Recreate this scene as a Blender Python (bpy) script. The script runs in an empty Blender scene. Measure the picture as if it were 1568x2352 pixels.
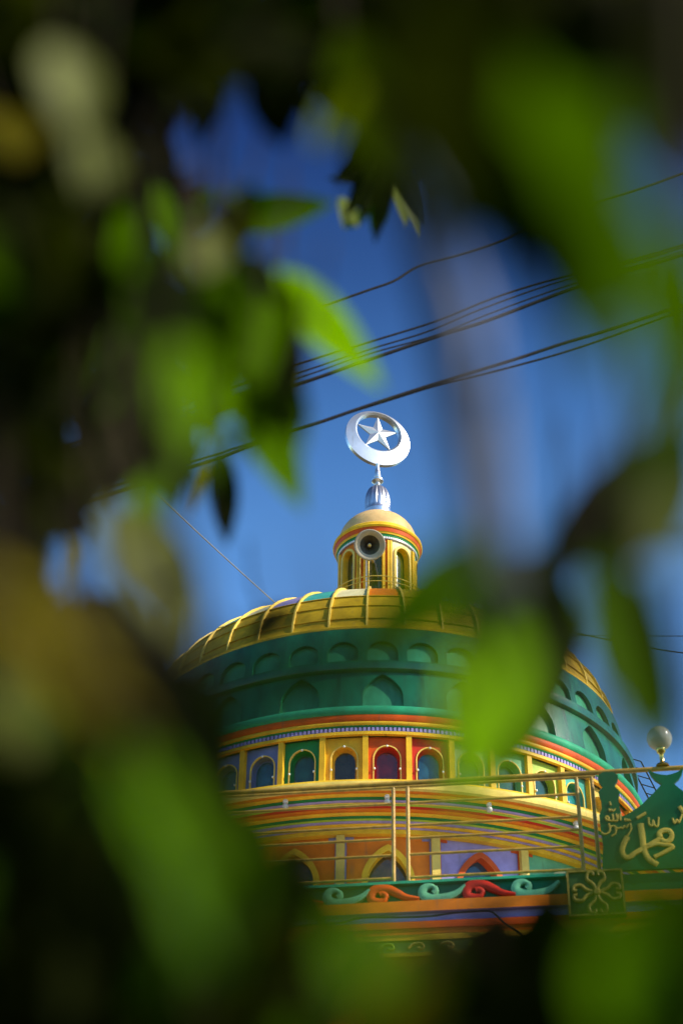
import bpy, math, random
from mathutils import Vector, Matrix, noise
R = math.radians
sin, cos, PI = math.sin, math.cos, math.pi
rnd = random.Random(7)
S = bpy.context.scene
COL = S.collection

# ------------------------------------------------------------------ camera, sky, sun, exposure
EYE = 1.6                                   # eye height; heights below are measured from the eye unless said
PITCH, ROLL = 0.641, 0.016
FWD = Vector((0, cos(PITCH), sin(PITCH)))
_r, _u = Vector((1, 0, 0)), Vector((0, -sin(PITCH), cos(PITCH)))
RIGHT = _r * cos(ROLL) + _u * sin(ROLL)
UP = _u * cos(ROLL) - _r * sin(ROLL)
EYEP = Vector((0, 0, EYE))
cam_d = bpy.data.cameras.new('camera'); cam = bpy.data.objects.new('camera', cam_d); COL.objects.link(cam)
cam.matrix_world = Matrix(((RIGHT.x, UP.x, -FWD.x, 0), (RIGHT.y, UP.y, -FWD.y, 0), (RIGHT.z, UP.z, -FWD.z, EYE), (0, 0, 0, 1)))
cam_d.sensor_fit = 'VERTICAL'; cam_d.sensor_height = 36.0; cam_d.lens = 4000 / 2508 * 36
cam_d.clip_start = 0.02; cam_d.clip_end = 5000
cam_d.dof.use_dof = True; cam_d.dof.focus_distance = 35.0; cam_d.dof.aperture_fstop = 2.0
S.camera = cam

SUN_AZ, SUN_EL = R(66), R(34)               # to the right of the viewer's back, high
SUN = Vector((sin(SUN_AZ) * cos(SUN_EL), -cos(SUN_AZ) * cos(SUN_EL), sin(SUN_EL)))
W = bpy.data.worlds.new('World'); S.world = W; W.use_nodes = True
nt = W.node_tree
sky = nt.nodes.new('ShaderNodeTexSky'); sky.sky_type = 'NISHITA'; sky.sun_disc = False
sky.sun_elevation = SUN_EL; sky.sun_rotation = math.atan2(SUN.x, SUN.y)
sky.air_density = 1.0; sky.dust_density = 0.1; sky.ozone_density = 3.0
bg = nt.nodes['Background']; bg.inputs[1].default_value = 0.110
gm = nt.nodes.new('ShaderNodeGamma'); gm.inputs[1].default_value = 1.5      # deeper, more saturated blue
nt.links.new(sky.outputs[0], gm.inputs[0])
geo = nt.nodes.new('ShaderNodeTexCoord'); sep = nt.nodes.new('ShaderNodeSeparateXYZ'); nt.links.new(geo.outputs['Generated'], sep.inputs[0])
rp = nt.nodes.new('ShaderNodeValToRGB'); nt.links.new(sep.outputs['Z'], rp.inputs[0])                  # the sky deepens with height
els = [(.22, (.50, .56, .50)), (.42, (.86, .97, .86)), (.55, (.86, .97, .86)), (.582, (.80, .93, .83)), (.64, (.58, .73, .71)), (.708, (.31, .40, .46)), (.764, (.17, .22, .32)), (.92, (.14, .18, .28))]
rp.color_ramp.elements[0].position = els[0][0]; rp.color_ramp.elements[0].color = (*els[0][1], 1)
rp.color_ramp.elements[1].position = els[-1][0]; rp.color_ramp.elements[1].color = (*els[-1][1], 1)
for p_, c_ in els[1:-1]:
    e_ = rp.color_ramp.elements.new(p_); e_.color = (*c_, 1)
ml = nt.nodes.new('ShaderNodeMix'); ml.data_type = 'RGBA'; ml.blend_type = 'MULTIPLY'; ml.inputs['Factor'].default_value = 1.0
nt.links.new(gm.outputs[0], ml.inputs['A']); nt.links.new(rp.outputs[0], ml.inputs['B']); nt.links.new(ml.outputs['Result'], bg.inputs[0])
sd = bpy.data.lights.new('sun', 'SUN'); sd.energy = 5.0; sd.angle = R(0.5); sd.color = (1.0, 0.89, 0.70)
so = bpy.data.objects.new('sun', sd); COL.objects.link(so)
so.rotation_euler = (-SUN).to_track_quat('-Z', 'Y').to_euler(); so.location = (20, -10, 40)
S.view_settings.view_transform = 'Standard'; S.view_settings.look = 'None'
S.view_settings.exposure = 0.75; S.view_settings.gamma = 1.0
S.cycles.use_denoising = True
S.cycles.max_bounces = 8; S.cycles.transparent_max_bounces = 12

def ray(px, py):
    """direction through a point of the 1568 x 2352 picture plane"""
    a, b = (px - 784) / 3751.3, (1176 - py) / 3751.3
    return (FWD + RIGHT * a + UP * b)
def at(px, py, d):
    return EYEP + ray(px, py).normalized() * d
def in_view(P, m=60):
    v = P - EYEP; z = v.dot(FWD)
    if z < 0.05: return False
    x = 784 + 3751.3 * v.dot(RIGHT) / z; y = 1176 - 3751.3 * v.dot(UP) / z
    return -m < x < 1568 + m and -m < y < 2352 + m

# ------------------------------------------------------------------ materials
MATS = {}
def paint(name, col, rough=0.5, var=0.16, scale=3.0, bump=0.12, metal=0.0, fine=60.0, streak=0.0, coat=0.0, spec=0.18, grime=0.55):
    if name in MATS: return MATS[name]
    m = bpy.data.materials.new(name); m.use_nodes = True; t = m.node_tree; N = t.nodes
    b = N['Principled BSDF']; b.inputs['Roughness'].default_value = rough; b.inputs['Metallic'].default_value = metal
    b.inputs['Specular IOR Level'].default_value = spec
    if coat: b.inputs['Coat Weight'].default_value = coat; b.inputs['Coat Roughness'].default_value = 0.15
    tc = N.new('ShaderNodeTexCoord')
    n1 = N.new('ShaderNodeTexNoise'); n1.inputs['Scale'].default_value = scale; n1.inputs['Detail'].default_value = 8; n1.inputs['Roughness'].default_value = 0.65
    mp = N.new('ShaderNodeMapping'); mp.inputs['Scale'].default_value = (1, 1, 0.35 if streak else 1)
    t.links.new(tc.outputs['Object'], mp.inputs['Vector']); t.links.new(mp.outputs[0], n1.inputs['Vector'])
    r = N.new('ShaderNodeValToRGB')
    lo = [c * (1 - var * 1.6) for c in col]; hi = [min(1, c * (1 + var)) for c in col]
    r.color_ramp.elements[0].position = 0.3; r.color_ramp.elements[1].position = 0.7
    r.color_ramp.elements[0].color = (*lo, 1); r.color_ramp.elements[1].color = (*hi, 1)
    t.links.new(n1.outputs['Fac'], r.inputs[0])
    gm_ = N.new('ShaderNodeMapping'); gm_.inputs['Scale'].default_value = (5, 5, .55); t.links.new(tc.outputs['Object'], gm_.inputs['Vector'])
    gn = N.new('ShaderNodeTexNoise'); gn.inputs['Scale'].default_value = 2.2; gn.inputs['Detail'].default_value = 10; gn.inputs['Roughness'].default_value = .7; t.links.new(gm_.outputs[0], gn.inputs['Vector'])
    gr = N.new('ShaderNodeValToRGB'); gr.color_ramp.elements[0].position = .56; gr.color_ramp.elements[1].position = .74
    gr.color_ramp.elements[0].color = (0, 0, 0, 1); gr.color_ramp.elements[1].color = (grime, grime, grime, 1); t.links.new(gn.outputs['Fac'], gr.inputs[0])
    gx = N.new('ShaderNodeMix'); gx.data_type = 'RGBA'; t.links.new(gr.outputs[0], gx.inputs['Factor']); t.links.new(r.outputs[0], gx.inputs['A'])
    lum = sum(col) / 3; gx.inputs['B'].default_value = (lum * .42 + col[0] * .12, lum * .36 + col[1] * .12, lum * .26 + col[2] * .12, 1)
    t.links.new(gx.outputs['Result'], b.inputs['Base Color'])
    n2 = N.new('ShaderNodeTexNoise'); n2.inputs['Scale'].default_value = fine; n2.inputs['Detail'].default_value = 4
    t.links.new(tc.outputs['Object'], n2.inputs['Vector'])
    bp = N.new('ShaderNodeBump'); bp.inputs['Strength'].default_value = bump; bp.inputs['Distance'].default_value = 0.02
    t.links.new(n2.outputs['Fac'], bp.inputs['Height']); t.links.new(bp.outputs[0], b.inputs['Normal'])
    MATS[name] = m
    return m
YEL = paint('yellow_paint', (.80, .47, .022))
CRM = paint('cream_paint', (.78, .56, .12))
ORG = paint('orange_paint', (.70, .18, .006))
RED = paint('red_paint', (.50, .022, .008))
ROR = paint('red_orange_paint', (.62, .085, .006))
GRN = paint('green_paint', (.005, .19, .05))
DGR = paint('deep_green_paint', (.005, .13, .06))
LGR = paint('light_green_paint', (.36, .52, .05))
LIL = paint('lilac_paint', (.34, .28, .60))
MINT = paint('mint_paint', (.03, .36, .18))
PMINT = paint('pale_mint_paint', (.14, .42, .22))
WALLG = paint('glazed_green_wall', (.006, .14, .057), spec=.85, grime=.8, rough=.27, var=.35, scale=2.2, bump=.22, fine=26, streak=1)
NICHE = paint('niche_green', (.035, .27, .13), spec=.5, rough=.34, var=.30, scale=3.5, bump=.22, fine=30, streak=1)
GOLD = paint('dome_gold', (.50, .315, .014), rough=.40, var=.22, scale=2.5, bump=.15, fine=30)
RIB = paint('rib_cream', (.80, .56, .10), rough=.4)
TAN = paint('cap_tan', (.62, .40, .17), rough=.45)
TEAL = paint('teal_paint', (.05, .38, .32)); VIO = paint('violet_paint', (.26, .24, .46))
CREAM2 = paint('ivory_paint', (.74, .66, .36))
BLUEG = paint('blue_panel', (.13, .17, .42))
GREYG = paint('sage_panel', (.42, .47, .34))
STEEL = paint('polished_steel', (.60, .59, .60), rough=.28, var=.04, metal=.9, bump=.05, spec=.5, grime=.3)
SILV = paint('brushed_silver', (.46, .48, .53), rough=.42, var=.06, metal=.75, bump=.05)
HORNM = paint('horn_grey', (.36, .32, .25), rough=.38, var=.10, scale=8, bump=.04)
HORND = paint('horn_throat_shade', (.05, .045, .035), rough=.5)  # shade inside the horn put into a darker colour
RAILG = paint('rail_gold', (.52, .30, .045), rough=.4, var=.25, scale=12, spec=.35, grime=.7)
SIGNG = paint('sign_green', (.002, .105, .036), rough=.45, var=.12)
VEILG = paint('veiled_gold', (.26, .19, .035), rough=.45, var=.3, scale=18, grime=.7); VEILB = paint('veiled_olive_panel', (.022, .055, .016), var=.3)  # pier gold and olive, the leaf veil's dimming put into the colours
SIGNGOLD = paint('letter_gold', (.62, .44, .08), rough=.35, var=.15, scale=20)
WHITE = paint('white_plastic', (.82, .82, .78), rough=.3, var=.03, spec=.5, grime=.1)
OPAL = paint('opal_globe', (.52, .50, .46), rough=.16, var=.03, bump=.0, coat=.4, spec=.5, grime=.2)
BLACK = paint('cable_black', (.012, .012, .014), rough=.55)
CABLEB = paint('cable_weathered', (.022, .018, .018), rough=.6)
WIREG = paint('wire_grey', (.22, .22, .22), rough=.5)
PLAST = paint('plaster_green', (.30, .42, .10), rough=.6)
BARK = paint('bark_brown', (.035, .026, .016), rough=.85, var=.4, scale=14, bump=.6, fine=40)
TWIGG = paint('grey_twig_bark', (.22, .24, .33), rough=.7, var=.2, scale=30, bump=.3)
GROUND = paint('packed_earth', (.10, .085, .05), rough=.9, var=.3, scale=.6, bump=.4)
ROOFC = paint('roof_concrete', (.58, .50, .38), rough=.8, var=.2, scale=1.2)
def glass(name, col):
    m = paint(name, col, rough=.10, var=.55, scale=2.6, bump=.10, fine=7, grime=.3)
    m.node_tree.nodes['Principled BSDF'].inputs['Specular IOR Level'].default_value = .5
    return m
PANE_B = glass('pane_blue', (.012, .065, .12)); PANE_D = glass('pane_dark', (.015, .02, .015)); PANE_G = glass('pane_green', (.006, .05, .035))
PANE_R = glass('pane_red', (.11, .006, .010)); PANE_T = glass('pane_teal', (.02, .22, .22)); PANE_O = glass('pane_olive', (.42, .34, .05)); PANE_L = glass('pane_dark_olive', (.07, .065, .006)); PANE_W = glass('pane_brown', (.10, .05, .015))

def leafmat(name, front, trans, rough=.35, spec=.45, tw=.5):
    m = bpy.data.materials.new(name); m.use_nodes = True; t = m.node_tree; N = t.nodes
    b = N['Principled BSDF']; out = N['Material Output']
    b.inputs['Roughness'].default_value = rough; b.inputs['Specular IOR Level'].default_value = spec
    oi = N.new('ShaderNodeTexNoise'); oi.inputs['Scale'].default_value = 9; oi.inputs['Detail'].default_value = 3
    tc = N.new('ShaderNodeTexCoord'); t.links.new(tc.outputs['Object'], oi.inputs['Vector'])
    def ramp(c, lo, hi):
        r = N.new('ShaderNodeValToRGB'); r.color_ramp.elements[0].position = .3; r.color_ramp.elements[1].position = .7
        r.color_ramp.elements[0].color = (*[x * lo for x in c], 1); r.color_ramp.elements[1].color = (*[min(1, x * hi) for x in c], 1)
        t.links.new(oi.outputs['Fac'], r.inputs[0]); return r.outputs[0]
    t.links.new(ramp(front, .75, 1.2), b.inputs['Base Color'])
    tr = N.new('ShaderNodeBsdfTranslucent'); t.links.new(ramp(trans, .75, 1.2), tr.inputs['Color'])
    mx = N.new('ShaderNodeMixShader'); mx.inputs[0].default_value = tw
    t.links.new(b.outputs[0], mx.inputs[1]); t.links.new(tr.outputs[0], mx.inputs[2]); t.links.new(mx.outputs[0], out.inputs['Surface'])
    return m
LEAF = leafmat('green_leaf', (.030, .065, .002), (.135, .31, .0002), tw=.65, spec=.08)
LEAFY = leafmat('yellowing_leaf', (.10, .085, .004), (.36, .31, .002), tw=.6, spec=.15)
LEAFD = leafmat('shaded_leaf', (.008, .012, .0008), (.022, .032, .0004), tw=.4, spec=.03, rough=.7)  # near-black copy of the green leaf, shade put into the colour
LEAFP = leafmat('pale_leaf', (.11, .14, .016), (.12, .18, .002), tw=.35, spec=.09, rough=.45)  # paler leaf colour, sun sheen partly put into it
LEAFM = leafmat('dimmed_green_leaf', (.022, .048, .002), (.072, .168, .0002), tw=.62, spec=.05)  # dimmer copy of the green leaf, standing in for shade
LEAFK = leafmat('shaded_green_leaf', (.010, .018, .001), (.040, .074, .0003), tw=.6, spec=.05)  # darker copy again, shade put into the colour
LEAFB = leafmat('sunlit_leaf', (.04, .08, .002), (.20, .46, .0002), tw=.68, spec=.06)  # brighter copy of the green leaf, sunlight put into the colour
LEAFV = leafmat('leaf_vein', (.05, .075, .006), (.10, .19, .004), tw=.4, spec=.1)
LEAFO = leafmat('olive_leaf', (.07, .075, .003), (.18, .27, .0003), tw=.64, spec=.06)

# ------------------------------------------------------------------ mesh builder
class MB:
    def __init__(s): s.v = []; s.f = []; s.m = []; s.mats = []
    def mi(s, mat):
        if mat not in s.mats: s.mats.append(mat)
        return s.mats.index(mat)
    def add(s, vs): i = len(s.v); s.v.extend(tuple(p) for p in vs); return i
    def face(s, idx, mat): s.f.append(tuple(idx)); s.m.append(s.mi(mat))
    def quad(s, a, b, c, d, mat): i = s.add((a, b, c, d)); s.face((i, i + 1, i + 2, i + 3), mat)
    def build(s, name, parent=None, smooth=True, angle=35):
        me = bpy.data.meshes.new(name); me.from_pydata(s.v, [], s.f)
        for m in s.mats: me.materials.append(m)
        me.polygons.foreach_set('material_index', s.m)
        me.update()
        if smooth:
            import bmesh
            bm = bmesh.new(); bm.from_mesh(me); bmesh.ops.remove_doubles(bm, verts=bm.verts, dist=1e-5)
            bmesh.ops.recalc_face_normals(bm, faces=bm.faces) if angle < 90 else None
            bm.to_mesh(me); bm.free()
            me.polygons.foreach_set('use_smooth', [True] * len(me.polygons))
            try: me.set_sharp_from_angle(angle=R(angle))
            except Exception: pass
        o = bpy.data.objects.new(name, me); COL.objects.link(o)
        if parent: o.parent = parent
        return o
    def box(s, c, sz, mat, ax=None):
        c = Vector(c); ax = ax or (Vector((1, 0, 0)), Vector((0, 1, 0)), Vector((0, 0, 1)))
        h = [ax[i] * sz[i] / 2 for i in range(3)]
        p = [c + h[0] * x + h[1] * y + h[2] * z for z in (-1, 1) for y in (-1, 1) for x in (-1, 1)]
        i = s.add(p)
        for q in ((0, 2, 3, 1), (4, 5, 7, 6), (0, 1, 5, 4), (2, 6, 7, 3), (0, 4, 6, 2), (1, 3, 7, 5)): s.face([i + k for k in q], mat)
    def tube(s, pts, rad, mat, n=10, cap=True, flat=None):
        pts = [Vector(p) for p in pts]; k = len(pts)
        rads = rad if isinstance(rad, (list, tuple)) else [rad] * k
        t0 = (pts[1] - pts[0]).normalized(); ref = Vector((0, 0, 1)) if abs(t0.z) < .9 else Vector((1, 0, 0))
        u = t0.cross(ref).normalized(); rings = []
        for j, p in enumerate(pts):
            t = (pts[min(j + 1, k - 1)] - pts[max(j - 1, 0)]).normalized()
            u = (u - t * u.dot(t)).normalized(); w = t.cross(u)
            rings.append(s.add([p + (u * cos(2 * PI * q / n) + w * sin(2 * PI * q / n)) * rads[j] for q in range(n)]))
        for j in range(k - 1):
            for q in range(n):
                s.face((rings[j] + q, rings[j] + (q + 1) % n, rings[j + 1] + (q + 1) % n, rings[j + 1] + q), mat)
        if cap:
            s.face([rings[0] + q for q in range(n)][::-1], mat); s.face([rings[-1] + q for q in range(n)], mat)
    def lathe(s, prof, n=128, mats=None, c=(0, 0, 0), ax=None, closed=False, rot=0.0):
        """prof: (r, z) list; mats: one material or one per segment; angle measured like L()"""
        X, Y, Z = ax or (Vector((1, 0, 0)), Vector((0, 1, 0)), Vector((0, 0, 1))); c = Vector(c)
        rings = []
        for r, z in prof:
            if r < 1e-6: rings.append((s.add([c + Z * z]), True))
            else: rings.append((s.add([c + X * (r * sin(2 * PI * q / n + rot)) - Y * (r * cos(2 * PI * q / n + rot)) + Z * z for q in range(n)]), False))
        K = len(prof)
        for j in range(K if closed else K - 1):
            (a, pa), (b, pb) = rings[j], rings[(j + 1) % K]
            m = mats[j] if isinstance(mats, (list, tuple)) else mats
            for q in range(n):
                q2 = (q + 1) % n
                if pa and pb: continue
                if pa: s.face((a, b + q2, b + q), m)
                elif pb: s.face((a + q, a + q2, b), m)
                else: s.face((a + q, a + q2, b + q2, b + q), m)

def smooth_path(pts, sub=8):
    P = [Vector(p) for p in pts]; out = []
    P = [P[0] * 2 - P[1]] + P + [P[-1] * 2 - P[-2]]
    for i in range(1, len(P) - 2):
        for k in range(sub):
            t = k / sub; a, b, c, d = P[i - 1], P[i], P[i + 1], P[i + 2]
            out.append(.5 * ((2 * b) + (c - a) * t + (2 * a - 5 * b + 4 * c - d) * t * t + (3 * b - a - 3 * c + d) * t ** 3))
    out.append(P[-2]); return out

def tag(o, label=None, cat=None, group=None, kind=None):
    if label: o['label'] = label
    if cat: o['category'] = cat
    if group: o['group'] = group
    if kind: o['kind'] = kind
    return o
def empty(name, loc, rz=0.0):
    o = bpy.data.objects.new(name, None); o.empty_display_size = .3; COL.objects.link(o)
    o.location = loc; o.rotation_euler = (0, 0, rz); return o

# ------------------------------------------------------------------ ground
g = MB(); n = 40; ext = 1500
for i in range(n):
    for j in range(n):
        def gp(a, b):
            x = (a / n * 2 - 1); y = (b / n * 2 - 1); x = math.copysign(abs(x) ** 2.2, x) * ext; y = math.copysign(abs(y) ** 2.2, y) * ext
            return (x, y, 0)
        g.quad(gp(i, j), gp(i + 1, j), gp(i + 1, j + 1), gp(i, j + 1), GROUND)
tag(g.build('ground', smooth=False), kind='structure')

# ------------------------------------------------------------------ the mosque
TC = Vector((0.932, 33.883, 0)); TROT = -math.atan2(TC.x, TC.y)
mosque = empty('mosque', TC, TROT)
tag(mosque, 'rainbow striped mosque with ribbed gold dome, green arched niches and star and crescent finial', 'mosque')
def L(a, r, z):                               # a in degrees from the side facing the viewer, z from the eye
    a = R(a); return Vector((r * sin(a), -r * cos(a), z + EYE))
def lat(prof, mats, name, parent=mosque, n=176, angle=35, closed=False, rot=0.0):
    b = MB(); b.lathe([(r, z + EYE) for r, z in prof], n=n, mats=mats, closed=closed, rot=rot)
    return b.build(name, parent, angle=angle)

BAY = 360 / 44; A0 = 1.8                      # 44 bays, one centred just right of the middle

def arch_top(u, zs, za, kind):
    u = min(1, abs(u))
    if kind == 'round': return zs + (za - zs) * math.sqrt(max(0, 1 - u * u))
    if kind == 'pointed': return zs + (za - zs) * (max(0, 1 - u ** 1.25)) ** .60
    return zs + (za - zs) * (max(0, 1 - u ** 1.9)) ** .5
def arch_cols(n=22):
    return [-cos(PI * k / n) for k in range(n + 1)]
def arch_wall(b, half, au, z0, z1, zb, zs, za, rf, depth, kind, wall, rev, back, nz=2):
    """one curved bay -half..half (degrees) with an arched recess"""
    def strip(a, c, zl1, zh1, zl2, zh2, off, m, k):
        for q in range(k):
            t0, t1 = q / k, (q + 1) / k
            pa0, pa1 = zl1 + (zh1 - zl1) * t0, zl1 + (zh1 - zl1) * t1
            pc0, pc1 = zl2 + (zh2 - zl2) * t0, zl2 + (zh2 - zl2) * t1
            b.quad(L(a, rf(pa0) - off, pa0), L(c, rf(pc0) - off, pc0), L(c, rf(pc1) - off, pc1), L(a, rf(pa1) - off, pa1), m)
    for sg in (-1, 1):
        for q in range(3):
            t0, t1 = q / 3, (q + 1) / 3
            a, c = sg * (au + (half - au) * t0), sg * (au + (half - au) * t1)
            if sg < 0: a, c = c, a
            strip(a, c, z0, z1, z0, z1, 0, wall, nz)
    us = arch_cols()
    for k in range(len(us) - 1):
        a, c = us[k] * au, us[k + 1] * au
        t1, t2 = arch_top(us[k], zs, za, kind), arch_top(us[k + 1], zs, za, kind)
        strip(a, c, t1, z1, t2, z1, 0, wall, 1)
        if zb > z0 + 1e-4:
            strip(a, c, z0, zb, z0, zb, 0, wall, 1)
            b.quad(L(a, rf(zb), zb), L(c, rf(zb), zb), L(c, rf(zb) - depth, zb), L(a, rf(zb) - depth, zb), rev)
        strip(a, c, zb, t1, zb, t2, depth, back, 3)
        b.quad(L(a, rf(t1), t1), L(a, rf(t1) - depth, t1), L(c, rf(t2) - depth, t2), L(c, rf(t2), t2), rev)
    for sg in (-1, 1):
        a = sg * au
        p = [L(a, rf(zb), zb), L(a, rf(zs), zs), L(a, rf(zs) - depth, zs), L(a, rf(zb) - depth, zb)]
        b.quad(*(p if sg < 0 else p[::-1]), rev)
def arch_frame(b, ac, w, r, zs, za, zb, th, proud, kind, mat, n=22):
    """moulding round an arch; w = half width in metres, th = its width, standing proud of radius r"""
    inn = [(-w, zb)] + [(u * w, arch_top(u, zs, za, kind)) for u in arch_cols(n)] + [(w, zb)]
    out = []
    for k, (x, z) in enumerate(inn):
        x0, z0 = inn[max(0, k - 1)]; x1, z1 = inn[min(len(inn) - 1, k + 1)]
        if k in (0, len(inn) - 1): nx, nz = (-1, 0) if x < 0 else (1, 0)
        else:
            tx, tz = x1 - x0, z1 - z0; l = math.hypot(tx, tz) or 1; nx, nz = -tz / l, tx / l
            if abs(x) < 1e-6: nx, nz = 0, 1.15
        out.append((x + nx * th, z + nz * th))
    def P(q, rr): return L(ac + math.degrees(q[0] / r), rr, q[1])
    for k in range(len(inn) - 1):
        i0, i1, o0, o1 = inn[k], inn[k + 1], out[k], out[k + 1]
        b.quad(P(i0, r + proud), P(i1, r + proud), P(o1, r + proud), P(o0, r + proud), mat)
        b.quad(P(i0, r - .02), P(i1, r - .02), P(i1, r + proud), P(i0, r + proud), mat)
        b.quad(P(o0, r + proud), P(o1, r + proud), P(o1, r - .02), P(o0, r - .02), mat)

# --- gold dome: ellipse of revolution
DA, DB, DZ = 5.50, 2.90, 18.20
def dome(t, off=0.0): return ((DA + off) * cos(R(t)), DZ + (DB + off) * sin(R(t)))
b = MB()
top_cols = [ORG, GOLD, ORG, CREAM2, TEAL, VIO, CREAM2, TAN]
N = 44 * 4
ts = [0, 3, 5.5, 9, 13.2, 17, 21, 26, 31, 36, 41, 46, 51, 57, 64, 72, 80]
for j in range(len(ts) - 1):
    for k in range(N):
        aL, aR = A0 - BAY / 2 + k * BAY / 4, A0 - BAY / 2 + (k + 1) * BAY / 4
        m = GOLD
        if 21 <= ts[j] < 51: m = top_cols[(1 - k // 4) % 8] if False else [ORG, GOLD, TAN, VIO, TEAL, CREAM2, LIL, CREAM2][(k // 4) % 8]
        if 21 <= ts[j] < 51:
            bay = (k // 4); bay = bay if bay < 22 else bay - 44
            m = {0: ORG, -1: CREAM2, -2: TEAL, -3: VIO, 1: GOLD, -4: CREAM2, 2: TEAL, 3: VIO}.get(bay, [GOLD, ORG, CREAM2, TEAL][bay % 4])
        (r0, z0), (r1, z1) = dome(ts[j]), dome(ts[j + 1])
        b.quad(L(aL, r0, z0), L(aR, r0, z0), L(aR, r1, z1), L(aL, r1, z1), m)
b.build('dome_shell', mosque, angle=40)
def torus_band(name, t, hw, proud):
    p = [dome(t - hw), dome(t - hw, proud), dome(t + hw, proud), dome(t + hw)]
    return lat(p, GOLD, name)
for t in (5.5, 13.2, 21.0, 48.0): torus_band('dome_band', t, .26, .026)
b = MB()
tt = [0, 4, 8, 13, 18, 24, 30, 36, 42, 48, 55, 63, 70]
for j in range(len(tt) - 1):
    for w0, w1, o0, o1 in ((-1, -1, -.02, .055), (-1, 1, .055, .055), (1, 1, .055, -.02)):
        hwA, hwB = [.019 / (dome(x)[0]) * 180 / PI for x in (tt[j], tt[j + 1])]
        (rA0, zA0), (rA1, zA1), (rB0, zB0), (rB1, zB1) = dome(tt[j], o0), dome(tt[j], o1), dome(tt[j + 1], o0), dome(tt[j + 1], o1)
        b.quad(L(w0 * hwA, rA0, zA0), L(w1 * hwA, rA1, zA1), L(w1 * hwB, rB1, zB1), L(w0 * hwB, rB0, zB0), RIB)
rib = b.build('dome_rib', mosque, angle=30)
def ring_copies(o, angles, kids=True):
    base = angles[0]; o.rotation_euler = (0, 0, R(base)); out = [o]
    for a in angles[1:]:
        c = o.copy(); c.rotation_euler = (0, 0, R(a)); COL.objects.link(c); c.parent = o.parent
        for ch in o.children:
            d = ch.copy(); COL.objects.link(d); d.parent = c
        out.append(c)
    return out
ring_copies(rib, [A0 - BAY / 2 + BAY * k for k in range(44)])
lat([(5.30, 18.12), (5.50, 18.13), (5.57, 18.17), (5.58, 18.22), (5.54, 18.27), (5.52, 18.36), (5.46, 18.37)], [GOLD, YEL, YEL, GOLD, GOLD, GOLD], 'dome_rim')

# --- green tiers with arched niches
def rU(z): return 5.74 - (z - 17.2) * .14
b = MB(); arch_wall(b, BAY / 2, math.degrees(.315 / 5.7), 17.18, 18.14, 17.20, 17.52, 17.80, rU, .10, 'blunt', WALLG, WALLG, NICHE)
ring_copies(b.build('arched_niche', mosque, angle=30), [A0 - .8 + BAY * k for k in range(44)])
lat([(5.70, 17.24), (5.83, 17.24), (5.88, 17.20), (5.89, 17.12), (5.87, 17.03), (5.80, 16.99), (5.62, 16.98)], WALLG, 'niche_ledge')
def rLo(z): return 5.90 - (z - 16.1) * .13
b = MB(); arch_wall(b, BAY, math.degrees(.40 / 5.85), 16.06, 16.99, 16.08, 16.45, 16.93, rLo, .13, 'pointed', WALLG, WALLG, NICHE)
ring_copies(b.build('tall_niche', mosque, angle=30), [A0 - .8 + 2 * BAY * k for k in range(22)])

# --- upper cornice
lat([(5.80, 16.10), (5.97, 16.11), (6.00, 16.07), (6.01, 16.01), (5.995, 15.95), (5.965, 15.92)], MINT, 'cornice_top')
def stripe(prof_out, cols, name, bulge=.018):
    """a run of painted mouldings; prof_out: corner points, one colour between each two"""
    prof, mats = [], []
    for (r0, z0), (r1, z1), m in zip(prof_out, prof_out[1:], cols):
        dx, dz = r1 - r0, z1 - z0; l = math.hypot(dx, dz); nx, nz = -dz / l, dx / l
        if nx < 0 and abs(nx) > abs(nz): nx, nz = -nx, -nz
        if abs(nz) >= abs(nx) and nz > 0: nx, nz = -nx, -nz
        for t, h in ((0, 0), (.12, .75), (.5, 1), (.88, .75)):
            prof.append((r0 + dx * t + nx * bulge * h, z0 + dz * t + nz * bulge * h)); mats.append(m)
    prof.append(prof_out[-1])
    return lat(prof, mats, name, angle=50)
stripe([(5.965, 15.92), (5.945, 15.78), (5.925, 15.70), (5.905, 15.66)], [ROR, YEL, GRN], 'painted_cornice', .014)
b = MB()
for k in range(440):
    a = k * 360 / 440
    i = b.add([L(a + da, rr, zz) for rr in (5.87, 5.925) for zz in (15.58, 15.655) for da in (-.26, .26)])
    for q in ((4, 5, 7, 6), (0, 4, 6, 2), (1, 3, 7, 5), (0, 1, 5, 4), (2, 6, 7, 3)): b.face([i + x for x in q], LIL)
bead = b.build('dentil_course', mosque, smooth=False)
lat([(5.88, 15.66), (5.885, 15.575)], VIO, 'frieze_band')
lat([(5.88, 15.575), (5.93, 15.57), (5.935, 15.50), (5.86, 15.495)], YEL, 'window_head_beam')

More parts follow.
